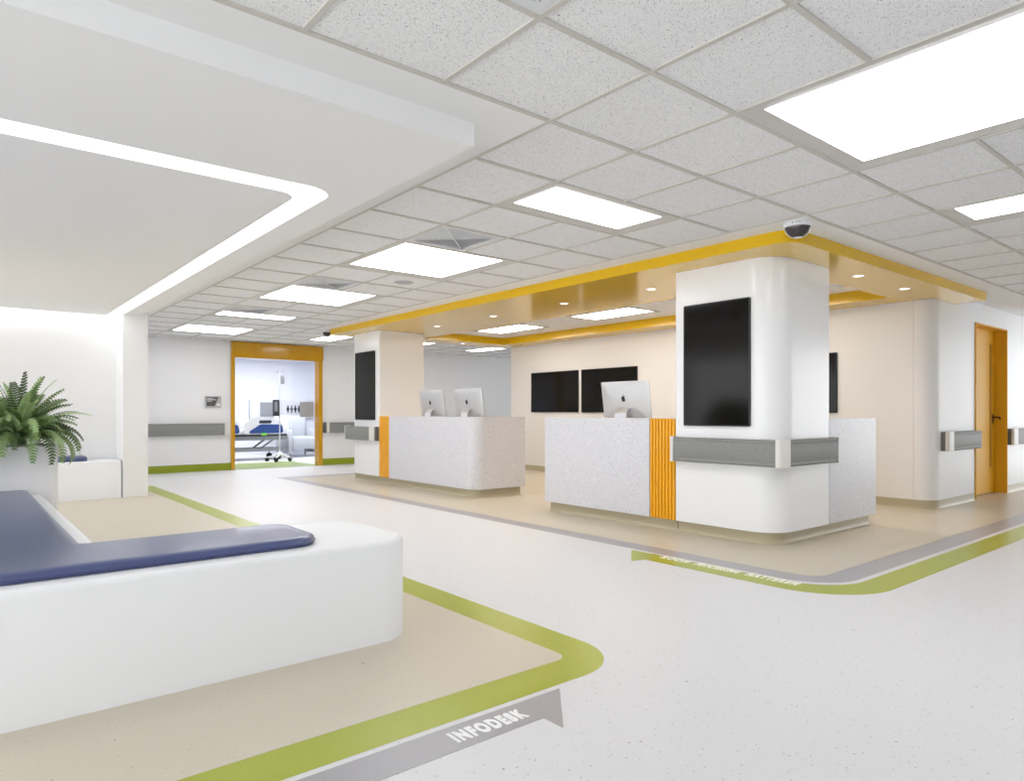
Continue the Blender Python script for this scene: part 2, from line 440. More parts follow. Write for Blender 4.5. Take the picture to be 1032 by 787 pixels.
# orange door in its niche
bm = bmesh.new()
for q in ((9.845,9.862,2.905,3.099,0,2.215), (11.078,11.095,2.905,3.099,0,2.215), (9.845,11.095,2.905,3.099,2.198,2.215)): box(bm, *q)
d1 = struct('door_1', bm, DOORO, smooth=False)
bm = bmesh.new(); box(bm, 9.866, 11.074, 3.05, 3.098, .012, 2.197)
leaf = link('door_leaf', bm, DOORO, d1, smooth=False)
bm = bmesh.new(); box(bm, 10.865, 10.877, 3.043, 3.052, .36, 2.02); box(bm, 10.932, 10.944, 3.043, 3.052, .36, 2.02)
box(bm, 10.865, 10.944, 3.043, 3.052, 2.01, 2.025); box(bm, 10.865, 10.944, 3.043, 3.052, .35, .365)
link('window_frame', bm, mat('vision_frame', (190,128,40), .3), leaf, smooth=False)
bm = bmesh.new(); box(bm, 10.876, 10.933, 3.046, 3.0505, .36, 2.015)
link('window_pane', bm, mat('vision_glass', (196,150,60), .08), leaf, smooth=False)
bm = bmesh.new()
box(bm, 10.955, 10.995, 3.038, 3.051, .95, 1.07); tube(bm, [(10.975,3.045,1.03), (10.975,2.985,1.03)], .011)
tube(bm, [(10.968,2.99,1.03), (11.05,2.985,1.03), (11.06,2.985,1.0)], .011)
link('handle', bm, METAL, leaf)

# yellow frame of the ward doorway
bm = bmesh.new()
box(bm, 4.13, 4.20, 13.46, 13.66, 0, 2.16)
d2 = struct('door_2', bm, YELH, smooth=False)
bm = bmesh.new(); box(bm, 5.88, 5.965, 13.46, 13.66, 0, 2.16); link('jamb', bm, YELH, d2, smooth=False)
bm = bmesh.new(); box(bm, 4.13, 5.965, 13.42, 13.66, 2.175, 2.45); box(bm, 4.13, 5.965, 13.445, 13.66, 2.15, 2.175)
link('header', bm, YELH, d2, smooth=False)

# ------------------------------------------------------------------ CANOPY
cnp = empty('ceiling_canopy', (5.13,2.9,2.37), 'yellow glossy ceiling canopy with an oblong opening over the reception desks', 'canopy')
ox0, ox1, oy0, oy1 = 6.29, 8.06, 3.22, 10.05
bm = bmesh.new()
CX0, CY0, CX1, CY1, CZ = 4.82, 2.60, 9.15, 10.58, 2.37
oo = rounded([(CX0,CY0), (CX1,CY0), (CX1,2.918), (8.496,2.918), (8.496,CY1), (CX0,CY1)], [.16,0,0,0,0,0], 10)
# underside as strips around the opening, set inside the fascia boards
def strip(x0, x1, y0, y1):
    box(bm, x0, x1, y0, y1, CZ+.0008, CZ+.02)
n0 = rounded([(CX0+.0195,CY0+.0195), (CX1-.0195,CY0+.0195), (CX1-.0195,2.9165), (8.4955,2.9165), (8.4955,oy0-.0195), (CX0+.0195,oy0-.0195)], [.14,0,0,0,0,0], 10)
prism(bm, n0, CZ+.0008, CZ+.02)
strip(CX0+.0195, ox0-.0195, oy0-.0195, oy1+.0195); strip(ox1+.0195, 8.4955, oy0-.0195, oy1+.0195); strip(CX0+.0195, 8.4955, oy1+.0195, CY1-.0195)
link('underside', bm, YEL, cnp, smooth=False)
bm = bmesh.new()
oo = rounded([(CX0,CY0), (CX1,CY0), (CX1,2.918), (8.497,2.918), (8.497,CY1), (CX0,CY1)], [.16,0,0,0,0,0], 10)
oi = rounded([(CX0+.02,CY0+.02), (CX1-.02,CY0+.02), (CX1-.02,2.917), (8.496,2.917), (8.496,CY1-.02), (CX0+.02,CY1-.02)], [.14,0,0,0,0,0], 10)
loft(bm, [[(*p,CZ) for p in oo], [(*p,ZC) for p in oo], [(*p,ZC) for p in oi], [(*p,CZ) for p in oi], [(*p,CZ) for p in oo]], cap=False)
bmesh.ops.remove_doubles(bm, verts=bm.verts, dist=.00001)
link('outer_fascia', bm, YEL, cnp, angle=40)
bm = bmesh.new()
def rg2(d, z): return [(ox0-d,oy0-d,z), (ox1+d,oy0-d,z), (ox1+d,oy1+d,z), (ox0-d,oy1+d,z)]
loft(bm, [rg2(0,CZ), rg2(0,ZC+.032), rg2(.02,ZC+.032), rg2(.02,CZ), rg2(0,CZ)], cap=False)
bmesh.ops.remove_doubles(bm, verts=bm.verts, dist=.00001)
link('inner_fascia', bm, YEL, cnp, smooth=False)
# lights inside the canopy opening
for k, (q, lab) in enumerate((((6.92,7.56,8.25,9.5), 'oblong light panel inside the canopy opening toward its far end'),
                 ((6.92,7.56,6.0,7.2), 'oblong light panel inside the canopy opening seen left of the screen pillar'),
                 ((6.92,7.56,3.9,5.1), 'oblong light panel inside the canopy opening behind the screen pillar'))):
    make_light(0,0,0,0, lab, DIFFW, .05, ZC+.015, size=q, group='light panels in the canopy opening')
# downlights
DL = [(5.55,8.5,'downlight in the canopy underside closest to the far pillar'),
      (5.55,7.15,'second downlight from the far pillar in the canopy underside'),
      (5.55,5.8,'downlight in the canopy above the right-hand computer desk opening'),
      (5.6,4.55,'downlight in the canopy just left of the big screen pillar'),
      (6.55,2.88,'downlight in the canopy just right of the big screen pillar'),
      (7.6,2.88,'downlight in the canopy nearest the orange door'),
      (7.3,10.32,'downlight in the canopy strip beyond the far end of its opening')]
for x, y, lab in DL:
    r = empty('downlight', (x, y, CZ), lab, 'downlight', 'canopy downlights')
    bm = bmesh.new(); lathe(bm, x, y, [(.055,CZ+.001), (.055,CZ-.004), (.046,CZ-.006), (.040,CZ-.002), (.040,CZ+.001)])
    link('ring', bm, CAMW, r)
    bm = bmesh.new(); lathe(bm, x, y, [(.001,CZ-.0022), (.039,CZ-.0022), (.039,CZ-.0004)])
    link('lens', bm, DOWN, r)
    l = bpy.data.lights.new('downlight_beam', 'SPOT'); l.energy = 24; l.color = (1,.84,.70); l.spot_size = math.radians(110); l.spot_blend = .9; l.shadow_soft_size = .04
    lo_ = bpy.data.objects.new('downlight_beam', l); COL.objects.link(lo_); lo_.parent = r; lo_.location = (0,0,-.012)
# more warm downlights of the same row, hidden from here, inside the opening
for x, y in ((8.28,4.2), (8.28,5.8), (8.28,7.4), (8.28,9.0)):
    pass

# dome cameras
def dome(name, x, y, label, s=1.0, rz=0):
    r = empty(name, (x, y, ZC), label, 'camera', None)
    bm = bmesh.new(); lathe(bm, 0, 0, [(.001,0), (.092*s,0), (.097*s,-.008), (.097*s,-.03), (.094*s,-.035)]+[(.092*s*math.cos(math.radians(q)), -.036-.08*math.sin(math.radians(q))) for q in range(0,90,10)]+[(.001,-.116)])
    link('housing', bm, CAMW, r, world=False)
    bm = bmesh.new()   # dark bubble facing the aisle
    rings = []
    for t in range(9):
        a = math.radians(4+t*8.2)
        z = -.036-.0805*math.sin(a); rad = .0925*s*math.cos(a)
        rings.append([(rad*math.cos(q)*1.01, rad*math.sin(q)*1.01, z) for q in [math.radians(-70+k*140/16) for k in range(17)]])
    V = [[bm.verts.new(p) for p in ring] for ring in rings]
    for a, b in zip(V, V[1:]):
        for i in range(16): bm.faces.new((a[i], a[i+1], b[i+1], b[i]))
    link('bubble', bm, CAMD, r, world=False)
    bm = bmesh.new()
    for a0, a1 in ((-24,-18), (-12,-8), (-7,-3), (-2,2), (3,7), (8,12)):
        z0, z1 = (-.024,-.014) if a0 == -24 else (-.0215,-.0165)
        P = []
        for a in (a0, (a0+a1)/2, a1):
            q = math.radians(a); P.append((.0976*s*math.cos(q), .0976*s*math.sin(q)))
        for u, v in ((0,1), (1,2)):
            bm.faces.new([bm.verts.new(p) for p in ((*P[u],z0), (*P[v],z0), (*P[v],z1), (*P[u],z1))])
    link('maker_mark', bm, SIGND, r, world=False)
    r.rotation_euler.z = rz
    return r
dome('dome_camera', 4.715, 2.50, 'white dome security camera with dark bubble at the near corner of the yellow canopy', 1, math.atan2(-2.5,-4.7))
dome('dome_camera', 4.82, 10.70, 'small-looking dome security camera at the far left end of the yellow canopy', .8, math.atan2(-10.7,-4.8))

# ------------------------------------------------------------------ PILLARS AND DESKS
def pillar(x0, x1, y0, y1, rad, label):
    r = empty('pillar', ((x0+x1)/2, (y0+y1)/2, 0), label, 'pillar')
    bm = bmesh.new(); rloft(bm, x0, x1, y0, y1, rad, [(0,.105), (0,CZ)], n=14)
    link('shaft', bm, WALLG, r, angle=30)
    bm = bmesh.new(); rloft(bm, x0+.05, x1-.002, y0+.05, y1-.002, [max(rad[0]-.05,.003),.003,.003,.003], [(.016,0), (.009,.004), (.003,.014), (0,.04), (0,.106)], n=14)
    link('kick', bm, KICK, r, angle=50)
    return r
pillar(5.13, 6.03, 2.90, 3.895, (.26,.02,.02,.02), 'white rounded pillar with a portrait screen and grey bumper near the floor corner')
pillar(5.13, 5.95, 9.50, 10.41, (.03,.02,.02,.1), 'far white pillar with a portrait screen at the left end of the desks')

def flutes(bm, y0, y1, x, z0, z1, n):
    """vertical half-round ribs facing -x"""
    w = (y1-y0)/n; pts = [(x+.05,y1), (x+.05,y0)]
    for k in range(n):
        a, b = y0+k*w+w*.22, y0+k*w+w*.78
        pts += [(x+.018,a-.0005), (x+.002,a+.001), (x-.001,a+.004), (x-.001,b-.004), (x+.002,b-.001), (x+.018,b+.0005)]
    prism(bm, pts, z0, z1)
ZT = 1.037
# right-hand desk
dk = empty('reception_desk', (5.5,4.9,0), 'speckled white reception desk with an orange fluted strip, beside the screen pillar', 'desk')
bm = bmesh.new(); prism(bm, rect(5.13,5.27,4.195,5.68,(.006,.006,.006,.02),3), .105, ZT)
prism(bm, rect(5.27,5.95,5.56,5.68,(0,.006,.006,0),3), .105, ZT)
link('counter_front', bm, STONE, dk, angle=30)
bm = bmesh.new(); flutes(bm, 3.897, 4.193, 5.13, .105, ZT, 8); link('fluted_strip', bm, ORG, dk, angle=50)
bm = bmesh.new(); box(bm, 5.19, 5.95, 3.9, 5.56, .87, .905); link('worktop', bm, STONE, dk, smooth=False)
ds = empty('reception_desk', (6.5,3.0,0), 'plain speckled white desk section on the right side of the near screen pillar', 'desk')
bm = bmesh.new(); prism(bm, rect(6.033,6.985,2.903,3.03,(0,.01,.01,0),3), .105, ZT); prism(bm, rect(6.86,6.985,3.03,4.6,(0,0,.01,.01),3), .105, ZT)
link('side_panel', bm, STONE, ds, angle=30)
bm = bmesh.new()
def kick(x0, x1, y0, y1, r=(.003,.003,.003,.003)):
    rloft(bm, x0, x1, y0, y1, r, [(.016,0), (.009,.004), (.003,.014), (0,.04), (0,.106)])
kick(6.0315, 6.93, 2.9515, 4.55)
link('kick', bm, KICK, ds, angle=50)
bm = bmesh.new(); kick(5.1815, 5.25, 3.90, 5.63)
link('kick', bm, KICK, dk, angle=50)
# left-hand desk
dl = empty('reception_desk', (5.6,8.2,0), 'farther speckled white reception desk with a rounded end, beside the far pillar', 'desk')
bm = bmesh.new()
prism(bm, rounded([(5.13,7.0), (5.98,7.0), (5.98,7.13), (5.27,7.13), (5.27,9.188), (5.13,9.188)], [.17,.005,.005,.04,.005,.005], 14), .105, ZT)
link('counter_front', bm, STONE, dl, angle=30)
bm = bmesh.new(); flutes(bm, 9.19, 9.498, 5.13, .105, ZT, 8); link('fluted_strip', bm, ORG, dl, angle=50)
bm = bmesh.new(); prism(bm, rect(5.25,5.95,7.1,9.48), .87, .905); link('worktop', bm, STONE, dl, smooth=False)
bm = bmesh.new()
rloft(bm, 5.1815, 5.93, 7.05, 9.56, (.14,.003,.003,.003), [(.016,0), (.009,.004), (.003,.014), (0,.04), (0,.106)])
link('kick', bm, KICK, dl, angle=50)

# wall screens
def screen(axis, face, a0, a1, z0, z1, label, group, cat='screen', th=.02, r=.012):
    """axis 'x': screen on a plane x=face looking towards -x"""
    root = empty('wall_screen', (face, (a0+a1)/2, z0), label, cat, group)
    prof = rounded([(a0,z0), (a1,z0), (a1,z1), (a0,z1)], [r]*4, 5)
    bm = bmesh.new(); loft(bm, [[(face, p[0], p[1]) for p in prof], [(face-th, p[0], p[1]) for p in prof]])
    link('casing', bm, BEZEL, root, angle=30)
    m = .012
    bm = bmesh.new(); loft(bm, [[(face-th-.0015, p[0], p[1]) for p in rounded([(a0+m,z0+m), (a1-m,z0+m), (a1-m,z1-m), (a0+m,z1-m)], [.004]*4, 3)], [(face-th+.002, p[0], p[1]) for p in rounded([(a0+m,z0+m), (a1-m,z0+m), (a1-m,z1-m), (a0+m,z1-m)], [.004]*4, 3)]])
    link('glass_front', bm, SCREEN, root, smooth=False)
screen('x', 5.129, 3.125, 3.785, .975, 2.05, 'large black portrait screen on the near pillar above the grey bumper', None)
screen('x', 5.129, 9.615, 10.27, .977, 2.065, 'black portrait screen on the far pillar, the smallest-looking portrait one', None)
screen('x', 8.499, 8.51, 9.76, 1.10, 1.84, 'left of the pair of black wide screens on the wall behind the desks', 'wide screens behind the desks')
screen('x', 8.499, 7.18, 8.43, 1.095, 1.84, 'right of the pair of black wide screens, partly behind a computer', 'wide screens behind the desks')
screen('x', 8.499, 3.99, 5.24, 1.09, 1.84, 'black wide screen on the rear wall peeking out right of the near pillar', 'wide screens behind the desks')

# desktop computers
def make_computer():
    root = empty('desktop_computer', (0,0,0))
    w, h = .325, .43
    tilt = Matrix.Rotation(math.radians(-8), 4, 'Y')   # top leans to -x (towards the aisle)
    piv = Vector((0,0,.30))
    def tilted(bm):
        bmesh.ops.transform(bm, matrix=Matrix.Translation(piv) @ tilt @ Matrix.Translation(-piv), verts=bm.verts)
    bm = bmesh.new()
    z0, z1 = .085, .515
    prof = lambda d, x: [(x, p[0], p[1]) for p in rounded([(-w+d,z0+d), (w-d,z0+d), (w-d,z1-d), (-w+d,z1-d)], [.012]*4, 4)]
    loft(bm, [prof(0,.012), prof(0,.006), prof(.03,-.004), prof(.09,-.016), prof(.17,-.024)]); tilted(bm)
    link('display_back', bm, ALU, root, world=False, angle=30)
    bm = bmesh.new(); loft(bm, [prof(.001,.0125), prof(.001,.0165)]); tilted(bm)
    link('display_glass', bm, SCREEN, root, world=False)
    # fruit mark on the back
    bm = bmesh.new()
    body = [(0,.030),(.010,.033),(.020,.031),(.027,.024),(.021,.017),(.019,.006),(.023,-.004),(.030,-.010),(.025,-.023),(.016,-.034),(.008,-.036),(0,-.033),(-.008,-.036),(-.016,-.034),(-.026,-.020),(-.030,-.004),(-.030,.010),(-.025,.024),(-.014,.032),(-.006,.032)]
    sc = .86
    # seen from the aisle (-x side) image-right is -y
    for ring in (body, [(.001,.038),(.004,.050),(.014,.056),(.013,.046),(.006,.039)]):
        P = [(-p[0]*sc, .335+p[1]*sc) for p in ring]
        loft(bm, [[(-.026, a, b) for a, b in P], [(-.0275, a, b) for a, b in P]])
    tilted(bm)
    link('logo', bm, ALUD, root, world=False, smooth=False)
    bm = bmesh.new()   # bent metal stand
    prof2 = [(-.02,.235), (-.055,.215), (-.075,.17), (-.085,.06), (-.095,.006), (-.095,0), (.075,0), (.075,.004), (-.088,.004), (-.078,.06), (-.067,.17), (-.048,.208), (-.016,.226)]
    loft(bm, [[(p[0], y, p[1]) for p in prof2] for y in (-.078, .078)])
    link('stand', bm, ALU, root, world=False, angle=40)
    return root
proto = make_computer()
spots = [(5.47,4.79, 'silver desktop computer seen from behind on the near right desk'),
         (5.47,8.52, 'silver desktop computer on the farther desk, the one nearer the far pillar'),
         (5.47,7.60, 'silver desktop computer on the farther desk, the one nearer its rounded end')]
for k, (x, y, lab) in enumerate(spots):
    o = proto if k == 0 else copy_tree(proto)
    o.location = (x, y, .9055); tag(o, lab, 'computer', 'desktop computers on the reception desks')
    o.rotation_euler.z = 0

# handrails / bumpers
def rail_prof(out, z0=.655, z1=.872):
    h = z1-z0
    return [(0,z0+.01), (out*.5,z0), (out*.85,z0), (out,z0+.014), (out,z0+.03), (out*.97,z0+.034), (out,z0+.038), (out,z1-.038), (out*.97,z1-.034), (out,z1-.03), (out,z1-.014), (out*.85,z1), (out*.5,z1), (0,z1-.01)]
def rail_x(bm, face, y0, y1, out=.08, **k):   # on a face looking -x
    loft(bm, [[(face-p[0], y, p[1]) for p in rail_prof(out, **k)] for y in (y0, y1)])
def rail_y(bm, face, x0, x1, out=.08, **k):   # on a face looking -y
    loft(bm, [[(x, face-p[0], p[1]) for p in rail_prof(out, **k)] for x in (x0, x1)])
# near pillar
hr = empty('handrail', (5.05,3.3,.655), 'grey bumper rail with white corner wrapping the near screen pillar', 'handrail')
bm = bmesh.new(); rail_x(bm, 5.129, 2.862, 3.855); link('front_rail', bm, RAIL, hr, angle=40)
bm = bmesh.new(); rail_y(bm, 2.899, 5.20, 6.02); link('side_rail', bm, RAIL, hr, angle=40)
def corner_cap(bm, x0, x1, y0, y1, z0=.651, z1=.877, r=.03):
    P = rect(x0, x1, y0, y1, (r,.004,.004,.004), 8)
    Pi = rect(x0+.006, x1-.004, y0+.006, y1-.004, (r,.004,.004,.004), 8)
    loft(bm, [[(p[0],p[1],z0) for p in Pi], [(p[0],p[1],z0+.006) for p in P], [(p[0],p[1],z1-.006) for p in P], [(p[0],p[1],z1) for p in Pi]])
bm = bmesh.new()
P = rounded([(5.046,2.815), (5.20,2.815), (5.20,2.90), (5.30,2.90), (5.15,3.05), (5.135,2.862), (5.046,2.862)], [.03,0,0,0,0,0,0], 8)
prism(bm, P, .651, .877)
link('corner_cap', bm, RAILW, hr, angle=40, bevel=.004)
bm = bmesh.new(); prism(bm, rect(5.046,5.129,3.855,3.893,(0,0,0,.012),4), .651, .877); link('end_cap', bm, RAILW, hr, angle=40)
bm = bmesh.new(); prism(bm, rect(6.02,6.034,2.82,2.899,(0,.012,0,0),4), .653, .874); link('end_cap', bm, RAILD, hr, angle=40)
# far pillar
hr = empty('handrail', (5.05,10,.655), 'grey bumper rail with white corner on the far pillar below its screen', 'handrail')
bm = bmesh.new(); rail_x(bm, 5.129, 9.67, 10.50); link('front_rail', bm, RAIL, hr, angle=40)
bm = bmesh.new(); prism(bm, rect(5.046,5.129,9.535,9.67,(.03,0,0,0),6), .651, .877); link('corner_cap', bm, RAILW, hr, angle=40)
bm = bmesh.new(); prism(bm, rect(5.07,5.129,9.501,9.535), .655, .872); link('side_rail', bm, RAILD, hr, smooth=False)
bm = bmesh.new(); prism(bm, rect(5.046,5.129,10.50,10.53,(0,0,0,.012),4), .651, .877); link('end_cap', bm, RAILW, hr, angle=40)
# by the orange door
hr = empty('handrail', (9.2,2.88,.655), 'grey bumper rail with white corner just left of the orange door', 'handrail')
bm = bmesh.new(); rail_y(bm, 2.919, 8.87, 9.83); link('front_rail', bm, RAIL, hr, angle=40)
bm = bmesh.new(); prism(bm, rect(8.715,8.87,2.835,2.872,(.02,0,0,0),6), .651, .877); link('corner_cap', bm, RAILW, hr, angle=40)
bm = bmesh.new(); prism(bm, rect(8.718,8.87,2.872,3.0), .655, .872); link('side_rail', bm, RAILD, hr, smooth=False)
hr = empty('handrail', (12,2.88,.655), 'grey bumper rail at the right edge beyond the orange door', 'handrail')
bm = bmesh.new(); rail_y(bm, 2.919, 11.30, 13.0); link('front_rail', bm, RAIL, hr, angle=40)
bm = bmesh.new(); prism(bm, rect(11.11,11.30,2.835,2.865,(.02,0,0,0),6), .651, .877); link('corner_cap', bm, RAILW, hr, angle=40)
bm = bmesh.new(); prism(bm, rect(11.114,11.30,2.865,2.919), .655, .872); link('side_rail', bm, RAILD, hr, smooth=False)
# back wall
hr = empty('handrail', (3,13.45,.68), 'long grey bumper rail on the back wall left of the yellow doorway', 'handrail')
bm = bmesh.new(); rail_y(bm, 13.499, 2.02, 4.0, z0=.675, z1=.893); link('front_rail', bm, RAIL, hr, angle=40)
bm = bmesh.new(); prism(bm, rect(4.0,4.05,13.42,13.499,(0,.02,0,0),5), .672, .896); link('end_cap', bm, RAILW, hr, angle=40)
hr = empty('handrail', (6.5,13.45,.68), 'grey bumper rail on the back wall between the yellow doorway and far pillar', 'handrail')
bm = bmesh.new(); rail_y(bm, 13.499, 6.10, 15.5, z0=.675, z1=.893); link('front_rail', bm, RAIL, hr, angle=40)
bm = bmesh.new(); prism(bm, rect(6.04,6.10,13.42,13.499,(.01,0,0,0),5), .672, .896); link('end_cap', bm, RAILW, hr, angle=40)
bm = bmesh.new(); prism(bm, rect(5.99,6.04,13.43,13.499), .675, .893); link('side_rail', bm, RAILD, hr, smooth=False)

# wall sign
sg = empty('wall_sign', (3.8,13.49,1.19), 'silver room sign with a dark slanted field left of the yellow doorway', 'sign')
bm = bmesh.new(); box(bm, 3.665, 3.955, 13.478, 13.499, 1.185, 1.405); link('plate', bm, SIGN, sg, smooth=False, bevel=.003)
bm = bmesh.new()
loft(bm, [[(p[0], y, p[1]) for p in [(3.69,1.215), (3.835,1.215), (3.905,1.385), (3.69,1.385)]] for y in (13.4785, 13.475)])
link('dark_field', bm, SIGND, sg, smooth=False)
bm = bmesh.new()
for z, x1 in ((1.352,3.80), (1.33,3.86), (1.305,3.78)): box(bm, 3.70, x1, 13.473, 13.4752, z, z+.010)
for x in (3.872, 3.905): 
    box(bm, x, x+.026, 13.474, 13.478, 1.225, 1.262); 
link('lettering', bm, LETW, sg, smooth=False)

# ------------------------------------------------------------------ SEATING
bn = empty('bench', (1,3.2,0), 'long white rounded bench in the foreground carrying a navy cushion', 'bench')
bm = bmesh.new()
def Lpoly(d, rr=0):
    # L-shaped plan: short arm towards +x, long arm towards +y
    return rounded([(-1.4-d,2.89-d), (1.775+d,2.89-d), (1.775+d,3.64+d), (.53+d,3.64+d), (.53+d,6.2), (-1.4-d,6.2)],
                   [.02,.2+rr,.2+rr,.12,.002,.002], 14)
lv = [(0,0), (0,.452), (-.003,.464), (-.009,.473), (-.018,.478), (-.028,.48), (-.036,.4801)]
loft(bm, [[(p[0]-.0*z, p[1], z) for p in Lpoly(d*1.0, d*.5)] for d, z in lv])
link('seat_body', bm, SOLID, bn, angle=60)
cu = empty('seat_cushion', (.4,3.4,.48), 'navy vinyl L-shaped seat cushion lying on the long foreground bench', 'cushion')
bm = bmesh.new()
def Cpoly(d):
    return rounded([(-1.35-d,2.99-d), (1.335+d,2.99-d), (1.335+d,3.50+d), (.44+d,3.50+d), (.44+d,6.17), (-1.35-d,6.17)],
                   [.02,.14+d*.5,.10+d*.5,.05,.002,.002], 12)
loft(bm, [[(p[0], p[1], z) for p in Cpoly(d)] for d, z in ((-.008,.481), (-.003,.484), (0,.494), (.003,.496), (.003,.499), (0,.501), (-.002,.510), (-.008,.517), (-.018,.521), (-.035,.523), (-.05,.5232))])
link('pad', bm, CUSH, cu, angle=60)
pb = empty('planter_box', (0,6.5,0), 'tall white planter box behind the navy cushion with ferns in it', 'planter')
bm = bmesh.new()
rloft(bm, -1.9, .635, 6.205, 6.75, (.02,.05,.05,.02), [(0,0), (0,.83), (-.006,.84), (-.045,.84), (-.05,.835), (-.05,.78)])
link('box', bm, PLANTB, pb, angle=40)
bm = bmesh.new(); rloft(bm, -1.84, .575, 6.265, 6.69, (.01,.03,.03,.01), [(0,.781), (0,.80), (-.02,.805)]); link('soil', bm, SOIL, pb)
b2 = empty('bench', (.8,10.15,0), 'white box bench at the back of the seating niche with a small cushion', 'bench')
bm = bmesh.new(); rloft(bm, -2.5, 1.70, 9.975, 10.395, (.02,.02,.01,.01), [(0,0), (0,.468), (-.004,.476), (-.012,.48), (-.02,.4801)]); link('seat_body', bm, SOLID, b2, angle=60)
c2 = empty('seat_cushion', (.8,10.2,.48), 'navy cushion on the bench at the back of the niche beside the planter', 'cushion')
bm = bmesh.new(); rloft(bm, -2.3, 1.33, 10.03, 10.36, (.05,.05,.03,.03), [(0,.481), (.003,.495), (.003,.52), (-.006,.536), (-.02,.543)]); link('pad', bm, CUSH, c2, angle=60)

# ferns
def frond(bm, base, az, length, lift, droop, width, mi, twist=0):
    n = 21
    P = []; p = Vector(base); el = lift
    d = Vector((math.cos(az), math.sin(az), 0))
    for k in range(n+1):
        P.append(p.copy())
        el2 = el - droop*(k/n)**1.3
        p = p + (d*math.cos(el2)+Vector((0,0,1))*math.sin(el2))*(length/n)
    side0 = Vector((-math.sin(az), math.cos(az), 0))
    # leaf stalk
    tube(bm, P, [.0028*(1-.8*k/n) for k in range(n+1)], 4, mi)
    sub = 1
    for k in range(2*sub, n*sub):
        f = k/(n*sub); i = int(f*n); fr = f*n-i
        c = P[i].lerp(P[min(i+1, n)], fr); t = (P[min(i+1, n)]-P[i]).normalized()
        up = side0.cross(t)*-1
        if up.z < 0 and t.z > -.2: up = -up
        L = width*min(1, .25+(f-.06)*4)*(1-f)**.5*1.15+.006
        step = length/(n*sub)
        for s in (-1, 1):
            sd = (side0*math.cos(twist)+up*math.sin(twist))*s
            o = (sd*.93+t*.34-up*.10).normalized()*L*random.uniform(.9,1.08)
            w = t*step*.92
            drop = Vector((0,0,-.10*L))
            a = bm.verts.new(c-w*.46); b = bm.verts.new(c+w*.46); m1 = bm.verts.new(c+o*.55+w*.42+up*.006); m0 = bm.verts.new(c+o*.5-w*.38+up*.002)
            e = bm.verts.new(c+o+drop)
            for q in ((a, b, m1, m0), (m0, m1, e)):
                fc = bm.faces.new(q); fc.material_index = mi
def make_fern(cx, cy, cz, label, seed, n=58, s=1.0):
    random.seed(seed)
    root = empty('potted_fern', (cx, cy, cz), label, 'fern', None)
    for k in range(n):
        layer = k/n
        az = k*2.39996+random.uniform(-.2,.2)
        lift = math.radians(88-58*layer**.8+random.uniform(-8,8))
        droop = math.radians(35+120*layer+random.uniform(-15,20))
        ln = random.uniform(.38,.54)*s
        b0 = (cx+(.03+.05*layer)*math.cos(az), cy+(.03+.05*layer)*math.sin(az), cz+.01+.05*(1-layer))
        bm = bmesh.new()
        frond(bm, b0, az, ln, lift, droop, random.uniform(.058,.080)*s, 0, random.uniform(-.7,.7))
        link('frond', bm, random.choice([LEAF, LEAF, LEAF2, LEAF3]), root, smooth=False)
    bm = bmesh.new(); lathe(bm, cx, cy, [(.001,cz-.01), (.05,cz-.01), (.055,cz+.02), (.03,cz+.05), (.001,cz+.055)], 14)
    link('crown', bm, LEAF2, root)
make_fern(.40, 6.42, .86, 'bushy green fern at the right end of the white planter box', 3, 98, 1.0)
make_fern(-.17, 6.44, .85, 'green fern cut by the left edge of the picture in the white planter', 11, 94, 1.0)

# ------------------------------------------------------------------ WARD BEYOND THE YELLOW DOORWAY
bm = bmesh.new()
box(bm, 2.6, 9.5, 17.8, 17.9, 0, H); box(bm, 2.5, 2.6, 13.62, 17.9, 0, H); box(bm, 9.5, 9.6, 13.62, 17.9, 0, H)
box(bm, 2.5, 9.6, 13.62, 17.9, H, H+.05)
struct('wall_ward', bm, ROOMW, smooth=False)
wl = make_light(0,0,0,0, 'unseen glowing panel added to light the ward beyond the yellow doorway', mat('ward_fill_glow', (240,245,255), .4, emit=7, emit_rgb=(252,252,255)), .05, H-.035, size=(4.4,7.2,14.6,16.6), group=None)  # out-of-view glowing panel, added to brighten the ward
# sliding glass door leaf
sd = empty('glass_door', (5.7,13.7,0), 'clear sliding glass leaf with a grey frosted square in the yellow doorway', 'door')
bm = bmesh.new(); box(bm, 5.40, 5.875, 13.70, 13.712, .01, 2.14); link('pane', bm, GLASS, sd, smooth=False)
bm = bmesh.new(); box(bm, 5.57, 5.875, 13.694, 13.6985, 1.0, 1.315); link('frosted_patch', bm, FROST, sd, smooth=False)
# wall service panel
sp = empty('service_panel', (7.0,17.75,.98), 'white bedhead service panel with dark sockets on the ward wall', 'panel')
bm = bmesh.new(); box(bm, 5.9, 7.7, 17.72, 17.799, .95, 1.42); link('plate', bm, BEDW, sp, smooth=False, bevel=.004)
for k, x in enumerate((6.88,6.98,7.08,7.18)):
    bm = bmesh.new(); tube(bm, [(x,17.72,1.19), (x,17.69,1.19)], .034, 12); box(bm, x-.012, x+.012, 17.69, 17.72, 1.10, 1.28); link('gas_outlet', bm, BEDD, sp)
for z in (1.12, 1.24):
    bm = bmesh.new(); box(bm, 7.27, 7.37, 17.69, 17.719, z-.05, z+.05); link('socket', bm, BEDD, sp, smooth=False, bevel=.008)
bm = bmesh.new(); box(bm, 6.16, 6.52, 17.70, 17.719, 1.0, 1.36); link('grey_plate', bm, BEDG, sp, smooth=False)
